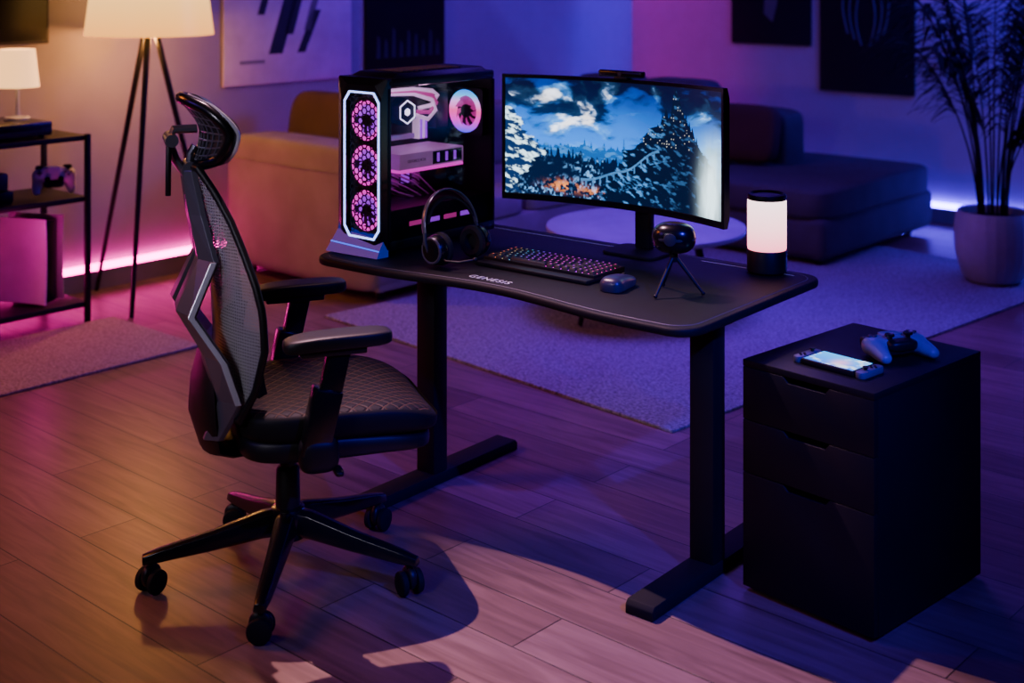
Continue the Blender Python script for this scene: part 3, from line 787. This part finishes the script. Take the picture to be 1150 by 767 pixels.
MB().cyl((0, -.020, .0175), (0, -.0175, .0175), .007).build('lens', DGREY, t)
MB().bx(-.025, .025, -.015, .035, .0, .008).build('clip', BLK, t, .002)

# ------------------------------------------------------------------ keyboard
KO = dk(.0, -.04)
t = thing('mechanical_keyboard', 'black keyboard with colourful backlight between the keys on the desk', 'keyboard', KO, DA)
UN = .0226; NX = 18; KW = NX*UN
m = MB().prism([(-KW/2-.008, -.118), (KW/2+.008, -.118), (KW/2+.008, .080), (-KW/2-.008, .080)], .001, .012)
m.build('case', BLK, t, .002)
MB().ring([(-KW/2-.008, -.078), (KW/2+.008, -.078), (KW/2+.008, .080), (-KW/2-.008, .080)], [(-KW/2-.001, -.071), (KW/2+.001, -.071), (KW/2+.001, .072), (-KW/2-.001, .072)], .011, .021).build('rim', BLK, t, .001)
stops = [(0, (1, .05, .06)), (.10, (.5, .3, .05)), (.20, (.05, .35, .5)), (.32, (.30, .02, 1)), (.55, (.9, .01, .6)), (.8, (.5, .02, 1)), (1, (1, .02, .30))]
MB().bx(-KW/2, KW/2, -.070, .071, .012, .0165).build('backlight', ramp_em_mat('key_backlight', 0, -KW/2, KW/2, stops, 5.0), t)
LEGEND = ramp_em_mat('key_legend_glow', tuple(dx), -KW/2, KW/2, stops, 1.4, origin=tuple(KO))
def keymesh(w):
    h = .0180; i = .0030
    return MB().loft([[V((x, y, z)) for x, y in ((-a, -b), (a, -b), (a, b), (-a, b))] for a, b, z in ((w/2, h/2, .0185), (w/2, h/2, .0195), (w/2-i, h/2-i, .028))])
KEYM = mat('keycap', (.007, .007, .010), .55)
protos = {}
rows = [[1]*15+[1, 1, 1], [1]*13+[2]+[1, 1, 1], [1.5]+[1]*12+[1.5]+[1]*3, [1.75]+[1]*11+[2.25]+[1]*3, [2.25]+[1]*10+[2.75]+[1]*3, [1.25]*3+[6.25]+[1.25]*4+[1]*3]
for r, row in enumerate(rows):
    x = -KW/2; y = .058-r*.0232
    for w in row:
        if w not in protos:
            k = protos[w] = keymesh(w*UN-.0048).build('key', KEYM, t, .0008, 1)
            MB().bx(-.0024, .0024, -.0010, .0030, .0275, .0283).build('legend', LEGEND, k)
        else:
            k = copy_part(protos[w], t)
        k.location = (x+w*UN/2, y, 0); x += w*UN

# ------------------------------------------------------------------ mouse
t = thing('computer_mouse', 'dark computer mouse on the desk right of the keyboard', 'mouse', dk(.30, -.125), DA+rad(8))
def mfn(p):
    z = p.z*(1-.30*(p.y/.068))
    return V((p.x*(1-.20*math.cos(p.y/.068*2.2)), p.y, z if z > -.012 else -.012))
MB().sq((0, 0, .0125), (.041, .066, .026), .7, .7, 48, 28, fn=mfn).build('shell', mat('mouse_plastic', (.020, .016, .045), .34), t)  # violet sheen of the light put into the base colour
MB().cyl((-.004, .038, .028), (.004, .038, .028), .009).build('scroll_wheel', RUB, t, .001)
MB().box((0, .040, .0292), (.0015, .046, .003), M.Rotation(rad(-13), 3, 'X')).build('button_gap', DARK, t)

# ------------------------------------------------------------------ headset
t = thing('headset', 'black over-ear headset standing on the desk beside the tower', 'headset', (-.172, 4.165, .7412), rad(49))
tl = M.Rotation(rad(-14), 4, 'X')
for s_ in (-1, 1):
    mt = M.Translation((s_*.094, 0, .054)) @ M.Rotation(rad(90*s_), 4, 'Y') @ M.Scale(1.14, 4)
    e = MB().lathe([(0, .022), (.022, .022), (.034, .018), (.040, .008), (.041, -.004), (.036, -.008)], 36, mt).build('ear_cup', BLKG, t)
    MB().lathe([(.038, -.008), (.044, -.014), (.044, -.024), (.036, -.030), (.022, -.027), (.02, -.012)], 36, mt).build('ear_cushion', FAB, e)
    MB().lathe([(.030, .0195), (.034, .0205), (.037, .0165), (.034, .0155)], 32, mt).build('accent_ring', GUN, e)
    MB().tube([tl @ V((s_*.114, 0, .050)), tl @ V((s_*.121, 0, .080)), tl @ V((s_*.115, 0, .112))], .006, 8).build('yoke', DGREY, t)
pts = [tl @ V((.117*math.cos(math.pi*k/24), 0, .108+.120*math.sin(math.pi*k/24))) for k in range(25)]
MB().tube(pts, .009, 10, flat=(.4, 1.0)).build('headband', GUN, t)
pts = [tl @ V((.108*math.cos(math.pi*k/20), 0, .103+.100*math.sin(math.pi*k/20))) for k in range(2, 19)]
MB().tube(pts, .012, 10, flat=(.3, 1.0)).build('inner_strap', FAB, t)
MB().tube([V((-.10, -.03, .035)), V((-.11, -.06, .03)), V((-.095, -.1, .03)), V((-.06, -.125, .035))], .0035, 8).sq((-.055, -.128, .036), (.009, .007, .007), 1, 1).build('microphone_boom', BLK, t)

# ------------------------------------------------------------------ desktop microphone
t = thing('desktop_microphone', 'round black desktop microphone on a small tripod on the desk', 'microphone', (.457, 3.77, .7412), rad(-20))
for a in (-115, 5, 125):
    c_, s_ = math.cos(rad(a)), math.sin(rad(a))
    MB().cyl((.082*c_, .082*s_, .006), (.008*c_, .008*s_, .100), .004, .006).sq((.082*c_, .082*s_, .0065), (.0065, .0065, .006), 1, 1, 12, 8).build('leg', BLK, t)
MB().cyl((0, 0, .09), (0, 0, .118), .012).build('hub', BLK, t, .002)
MB().sq((0, 0, .158), (.062, .050, .044), .8, .9).build('head', BLKG, t)
MB().lathe([(.0625, -.004), (.0632, 0), (.0625, .004)], 48, M.Translation((0, 0, .158)) @ M.Diagonal((1, .82, 1, 1))).build('band', DGREY, t)
MB().cyl((0, -.046, .160), (0, -.053, .160), .018).build('dial', DGREY, t, .002)

# ------------------------------------------------------------------ glowing speaker lamp
t = thing('speaker_lamp', 'cylindrical speaker lamp glowing pinkish white on the desk corner', 'speaker', dk(.535, .325), 0)
MB().lathe([(0, 0), (.054, 0), (.060, .006), (.060, .066), (.058, .07), (0, .07)], 48).build('base', BLK, t)
MB().lathe([(.057, .07), (.0585, .075), (.0585, .215), (.057, .22)], 48).build('diffuser', ramp_em_mat('lamp_glow', 2, .07, .22, [(0, (1, .22, .34)), (.4, (1, .45, .52)), (1, (1, .70, .74))], 3.6), t)
MB().lathe([(0, .22), (.058, .22), (.059, .225), (.057, .236), (.05, .239), (.044, .232), (0, .230)], 48).build('top_cap', BLK, t)

# ------------------------------------------------------------------ drawer cabinet
CN = V((.889, 3.275, 0)); CA = rad(-47)
t = thing('drawer_cabinet', 'black three-drawer cabinet standing right of the desk', 'cabinet', CN, CA)
cw, cdp, ch = .40, .53, .617
MB().bx(-cw, -cw+.016, .018, cdp, .012, ch-.018).bx(-.016, 0, .018, cdp, .012, ch-.018).bx(-cw+.016, -.016, cdp-.01, cdp, .012, ch-.018).bx(-cw+.016, -.016, .04, cdp-.01, .012, .05).build('body', CAB, t, .0015)
MB().bx(-cw, 0, .0, cdp, ch-.018, ch).build('top_board', CAB, t, .002)
MB().bx(-cw+.017, -.017, .05, .054, .05, ch-.02).build('gap_shade', DARK, t)  # near-black sheet stands in for shade behind the drawer notches
for x in (-cw+.03, -.03):
    for y in (.05, cdp-.05): MB().cyl((x, y, 0), (x, y, .014), .015).build('foot', RUB, t)
for z0, z1 in ((.014, .316), (.3184, .4566), (.459, .5978)):
    xm = -cw/2
    po = [(-cw+.001, z0), (-.001, z0), (-.001, z1), (xm+.070, z1), (xm+.057, z1-.015), (xm-.057, z1-.015), (xm-.070, z1), (-cw+.001, z1)]
    MB().prism(po, 0, .018, M.Translation((0, .018, 0)) @ XZ).build('drawer', CAB, t, .001)

# ------------------------------------------------------------------ handheld console and gamepad
p_ = fl(941, 412, ch)
t = thing('handheld_console', 'handheld game console with a lit screen lying on the cabinet', 'console', (p_.x, p_.y, ch), rad(-48))
MB().bx(-.080, .080, -.051, .051, .001, .016).build('body', BLK, t, .003)
for s_ in (-1, 1):
    q = rounded(.0805, .110, -.051, .051, .0140, 6)
    g_ = MB().prism([(s_*x, y) for x, y in q] if s_ > 0 else [(-x, y) for x, y in q][::-1], .0, .017).build('side_controller', PADG, t, .003)
    yy = .022 if s_ < 0 else -.018
    MB().cyl((s_*.095, yy, .017), (s_*.095, yy, .023), .005).cyl((s_*.095, yy, .023), (s_*.095, yy, .026), .008).build('thumb_stick', BLK, g_)
    b_ = MB()
    for a in range(4): b_.cyl((s_*.095+.008*math.cos(a*math.pi/2), -yy+.008*math.sin(a*math.pi/2), .017), (s_*.095+.008*math.cos(a*math.pi/2), -yy+.008*math.sin(a*math.pi/2), .020), .0033, seg=12)
    b_.build('action_button', BLK, g_)
nu, nv = 60, 36
uu, vv = np.meshgrid(np.linspace(0, 1, nu), np.linspace(0, 1, nv), indexing='ij'); x_, y_ = uu.ravel(), vv.ravel()
cc = np.array([.01, .18, .95])[None]*(1-y_[:, None])+np.array([.04, .42, 1])[None]*y_[:, None]
q = np.clip((fbm(x_*5, y_*5, 201)-.55)*6, 0, 1); cc = cc*(1-q[:, None])+q[:, None]*np.array([.7, .85, 1])
q = .8*np.exp(-(((x_-.6)/.16)**2+((y_-.4)/.28)**2)); cc = cc*(1-q[:, None])+q[:, None]*np.array([.9, .4, .65])
ids = np.arange(nu*nv).reshape(nu, nv)
fc = np.stack([ids[:-1, :-1].ravel(), ids[1:, :-1].ravel(), ids[1:, 1:].ravel(), ids[:-1, 1:].ravel()], 1)
me = bpy.data.meshes.new('screen'); me.from_pydata(np.stack([-.075+.150*x_, -.046+.092*y_, np.full_like(x_, .0164)], 1).tolist(), [], fc.tolist())
at = me.color_attributes.new('Col', 'FLOAT_COLOR', 'POINT'); at.data.foreach_set('color', np.concatenate([cc, np.ones((len(cc), 1))], 1).astype(np.float32).ravel())
me.materials.append(vcol_mat('handheld_picture', 2.2))
so = bpy.data.objects.new('screen', me); COL.objects.link(so); so.parent = t
p_ = fl(1003, 398, ch)
g_ = gamepad('white gamepad with dark centre lying on top of the drawer cabinet', (p_.x, p_.y, ch-.009), rad(20), PADW)
g_.scale = (1.12, 1.12, 1.12)

# ------------------------------------------------------------------ gaming chair (x forward, y left)
t = thing('gaming_chair', 'black ergonomic gaming chair with mesh back, headrest and casters', 'chair', (-.614, 3.66, 0), rad(19))
ca0 = 197-19
cp = None
for k in range(5):
    a = rad(ca0+72*k); rz = M.Rotation(a, 4, 'Z')
    rings = []
    for r, w, h, z in ((.02, .034, .036, .150), (.07, .032, .034, .147), (.2, .026, .025, .120), (.34, .021, .017, .097), (.385, .016, .012, .089)):
        rings.append([rz @ V((r, y, z+zz)) for y, zz in ((-w, -h*.6), (-w*.6, -h), (w*.6, -h), (w, -h*.6), (w*.75, h*.8), (w*.35, h), (-w*.35, h), (-w*.75, h*.8))])
    MB().loft(rings).build('base_leg', BLKG, t, .002)
    if cp is None:
        cp = MB().cyl((0, 0, .05), (0, 0, .088), .009).sq((0, 0, .045), (.030, .013, .030), .9, .6).build('caster', BLK, t)
        for s_ in (-1, 1):
            MB().lathe([(0, -.010), (.025, -.010), (.031, -.007), (.0325, 0), (.031, .007), (.025, .010), (0, .010)], 32, M.Translation((0, s_*.022, .0325)) @ M.Rotation(rad(90), 4, 'X')).build('wheel', RUB, cp)
        c_ = cp
    else:
        c_ = copy_part(cp, t)
    c_.location = (.362*math.cos(a), .362*math.sin(a), 0); c_.rotation_euler = (0, 0, a+rad(40+50*k))
MB().lathe([(0, .105), (.048, .105), (.053, .12), (.053, .165), (.045, .185), (.032, .19), (0, .19)], 40).build('hub', BLKG, t)
MB().lathe([(0, .18), (.034, .18), (.032, .29), (.029, .295), (.022, .30), (.022, .39), (0, .39)], 32).build('gas_cylinder', BLK, t)
MB().bx(-.13, .13, -.07, .07, .36, .415).bx(-.2, -.1, -.05, .05, .365, .40).build('tilt_mechanism', BLK, t, .01)
MB().tube([V((.06, -.06, .395)), V((.07, -.2, .385)), V((.075, -.29, .38))], .006, 8).sq((.078, -.30, .38), (.012, .03, .008), .6, .6).build('lever', BLK, t)
def seatfn(p):
    q = max(0, (p.x-.0)/.27); b = (p.y/.27)**2
    return V((p.x, p.y*(1-.10*(p.x/.27)**2), p.z*(1-.22*(1-b)*(p.z > 0)) - .052*q**2.4*(1 if p.z > 0 else .45) + .010*b))
MB().sq((.115, 0, .472), (.27, .27, .054), .5, .38, 80, 32, fn=seatfn).build('seat', QUILT, t)
MB().sq((.105, 0, .418), (.258, .255, .038), .4, .35, 56, 20, fn=lambda p: V((p.x, p.y*(1-.10*(p.x/.27)**2), p.z*(1-.3*max(0, p.x/.24))-.022*max(0, p.x/.24)**2))).build('seat_pan', BLK, t)
# backrest: half width, edge position, centre position by height
bz_ = [.50, .58, .687, .78, .849, .93, 1.0, 1.07, 1.133]
bw = [.20, .225, .25, .245, .225, .18, .14, .10, .07]
be = [-.155, -.12, -.100, -.105, -.120, -.146, -.172, -.207, -.248]
bc = [-.195, -.198, -.200, -.205, -.213, -.224, -.234, -.246, -.258]
def bp(u, v):
    z = .50+(1.133-.50)*v; w = np.interp(z, bz_, bw); e = np.interp(z, bz_, be); c = np.interp(z, bz_, bc)
    q = 2*u-1
    return V((c+(e-c)*abs(q)**2.0, w*q, z))
MB().slab(bp, 24, 30, .003).build('backrest', MESH, t)
edge = [bp(1, k/24) for k in range(25)]+[bp(1-k/8, 1) for k in range(1, 8)]+[bp(0, 1-k/24) for k in range(25)]+[bp(k/10, 0) for k in range(1, 10)]
MB().tube(edge, .0105, 10, True).build('back_frame', BLK, t)
# faceted rear frame: a broad angular plate on each side, with a pale edge strip
for s_ in (-1, 1):
    #        inner edge (s, y, z)        outer edge
    sec = [((-.268, .012, 1.125), (-.258, .052, 1.125)), ((-.254, .015, 1.01), (-.236, .075, 1.01)), ((-.240, .025, .90), (-.208, .125, .895)),
           ((-.296, .030, .775), (-.268, .155, .765)), ((-.234, .060, .655), (-.190, .194, .650)), ((-.205, .098, .540), (-.155, .208, .545)), ((-.228, .085, .43), (-.200, .158, .44))]
    m = MB(); rings = []
    for i_, o_ in sec:
        i_ = V((i_[0], s_*i_[1], i_[2])); o_ = V((o_[0], s_*o_[1], o_[2])); b_ = V((-.016, 0, 0))
        rings.append([i_+b_*.6, i_.lerp(o_, .5)+b_*1.6, o_+b_*.4, o_-b_*.5, i_-b_*.5])
    m.loft(rings).build('back_brace', GUN, t, .0015, flat=True)
    m = MB(); rings = []
    for i_, o_ in sec[2:-1]:
        c_ = V((o_[0]-.006, s_*(o_[1]+.003), o_[2]))
        rings.append([c_+V((-.009, -s_*.006, 0)), c_+V((-.009, s_*.006, 0)), c_+V((.007, s_*.006, 0)), c_+V((.007, -s_*.006, 0))])
    m.loft(rings).build('accent_strip', SILV, t, .001, flat=True)
m = MB()
rings = []
for s0, w, z, th in ((-.225, .10, .64, .014), (-.242, .15, .56, .018), (-.245, .165, .48, .022), (-.222, .14, .40, .026), (-.16, .09, .37, .024), (-.05, .07, .37, .022)):
    ring = []
    for k in range(16):
        a = 2*math.pi*k/16
        ring.append(V((s0+th*math.cos(a)*(1 if z > .42 else .6)+1.2*w*w*abs(math.sin(a))**2, w*math.sin(a), z+(th*math.cos(a)*.6 if z < .45 else 0))))
    rings.append(ring)
m.loft(rings).build('lower_bracket', BLK, t)
MB().slab(lambda u, v: V((-.165-.012*math.sin(math.pi*v)+.07*abs(2*u-1)**2, .19*(2*u-1), .555+.16*v)), 14, 8, .028).build('lumbar_support', FAB, t)
# headrest
def hshape(u, v, off=0.0, g=1.0):
    q = 2*u-1; r = 2*v-1
    return V((-.235+off+.055*abs(q)**2+.022*math.sin(math.pi*v)-.045*max(0, v-.5)**1.3*2, g*.130*q*(1-.28*abs(r)**2.5), 1.225+g*.086*r*(1-.25*abs(q)**2.5)))
hd = MB().slab(lambda u, v: hshape(u, v), 22, 18, .036).build('headrest', FAB, t, .006)
def hrim(off, g): return [hshape(k/20, 0, off, g) for k in range(21)]+[hshape(1, k/14, off, g) for k in range(1, 15)]+[hshape(1-k/20, 1, off, g) for k in range(1, 21)]+[hshape(0, 1-k/14, off, g) for k in range(1, 14)]
MB().tube(hrim(-.014, 1.03), .0155, 10, True).build('headrest_frame', BLKG, hd)
MB().tube(hrim(.006, 1.09), .0055, 8, True).build('headrest_rim', SILV, hd)
m = MB()
for k in range(1, 8): m.tube([hshape(.04+.92*q/12, k/8, -.022) for q in range(13)], .0026, 5)
for k in range(1, 12): m.tube([hshape(k/12, .04+.92*q/10, -.022) for q in range(11)], .0026, 5)
m.build('headrest_grid', GUN, hd)
m = MB().tube([V((-.265, 0, 1.10)), V((-.300, 0, 1.15)), V((-.318, 0, 1.20)), V((-.305, 0, 1.230)), V((-.245, 0, 1.230))], .012, 10, flat=(1, 1.9))
m.cyl((-.313, -.050, 1.205), (-.313, .050, 1.205), .017).cyl((-.265, -.038, 1.125), (-.265, .038, 1.125), .021)
m.tube([V((-.265, 0, 1.13)), V((-.262, 0, 1.165)), V((-.250, 0, 1.185))], .010, 8, flat=(1, 1.6))
m.build('headrest_bracket', GUN, hd)
MB().cyl((-.320, -.035, 1.19), (-.322, -.035, 1.06), .0075).build('adjust_lever', BLK, hd, .001)
# armrests
for s_ in (-1, 1):
    yy = s_*.285
    a_ = MB().sq((.08, yy, .712), (.14, .048, .019), .35, .45, 40, 16, fn=lambda p: V((p.x, p.y*(1-.15*abs(p.x/.14)**2), p.z-.010*(p.x/.14)**2*(p.x < 0)))).build('armrest', BLK, t)
    MB().bx(-.02, .15, yy-.034, yy+.034, .678, .698).build('pad_plate', BLK, a_, .004)
    m = MB().bar((.035, yy, .47), (.085, yy, .69), .046, .056)
    m.bar((.015, yy, .42), (.055, yy, .59), .060, .074)
    m.build('arm_post', BLKG, a_, .007)
    MB().bar((.03, yy, .42), (.03, s_*.10, .395), .05, .022).sq((.03, yy, .425), (.052, .036, .046), .6, .6).build('arm_bracket', BLK, a_, .004)

# ------------------------------------------------------------------ lights
def light(kind, name, loc, target, col, e, size=None, **kw):
    ld = bpy.data.lights.new(name, kind); lo = bpy.data.objects.new(name, ld); COL.objects.link(lo)
    lo.location = loc; ld.color = col; ld.energy = e
    if target is not None:
        lo.rotation_euler = (V(target)-V(loc)).to_track_quat('-Z', 'Y').to_euler()
    for k, v in kw.items(): setattr(ld, k, v)
    if size:
        if kind == 'AREA':
            ld.shape = 'RECTANGLE'; ld.size, ld.size_y = size
        else: ld.shadow_soft_size = size
    return lo
light('SPOT', 'key_spot', (-.95, 4.6, 3.4), (.24, 2.90, 0), (1, .52, .66), 980, .02, spot_size=rad(34), spot_blend=.8)
light('POINT', 'floor_lamp_light', (-1.81, 6.67, 1.30), None, (1, .38, .08), 44, .06)
light('AREA', 'blue_wash', (3.4, 6.6, 2.7), (2.2, 9.3, .9), (.075, .002, 1), 120, (1.5, 1.0))
light('AREA', 'violet_wash', (1.0, 6.3, 2.8), (.8, 5.9, 0), (.18, .006, 1), 40, (1.2, 1.2), spread=rad(100))
light('AREA', 'violet_back', (.2, 7.4, 2.8), (-.1, 9.0, 1.2), (.25, .004, 1), 17, (.8, .8))
light('AREA', 'violet_side', (-3.0, 2.6, 2.2), (-.6, 3.7, .6), (.20, .02, 1), 8, (.8, .8))
light('SPOT', 'blue_front', (1.7, .9, 2.9), (.22, 3.85, 0), (.040, .002, 1), 1050, .03, spot_size=rad(31), spot_blend=.9)
light('AREA', 'warm_side', (-3.2, 4.2, 2.4), (-1.5, 3.9, 0), (1, .25, .04), 19, (.8, .8), spread=rad(110))  # added area light that warms the floor at left
light('AREA', 'soft_front', (-1.9, 1.2, 2.2), (-.6, 3.7, .85), (.85, .78, 1), 2.5, (.6, .6), spread=rad(50))  # weak fill added to lift the chair's mesh back
light('SPOT', 'corner_pink', room(.10, -1.5, 2.5), room(.35, 0, 1.25), (1, .008, .42), 68, .05, spot_size=rad(45), spot_blend=.8)
light('SPOT', 'corner_blue', room(1.5, -.10, 2.5), room(0, -.30, 1.25), (.02, .01, 1), 160, .05, spot_size=rad(32), spot_blend=.9)
light('POINT', 'shelf_pink_fill', rk(.12, -.30, .45), None, (1, .02, .40), 1.4, .03)  # unseen point added so the console's side panel reads pink
lo = light('POINT', 'tower_fill', (0.06, -.04, .52), None, (1, .45, .90), .65, .02); lo.parent = TOWER  # fill point added inside the case to brighten its parts
w = bpy.data.worlds.new('world'); S.world = w; w.use_nodes = True
w.node_tree.nodes['Background'].inputs[0].default_value = (.06, .02, .35, 1); w.node_tree.nodes['Background'].inputs[1].default_value = .004
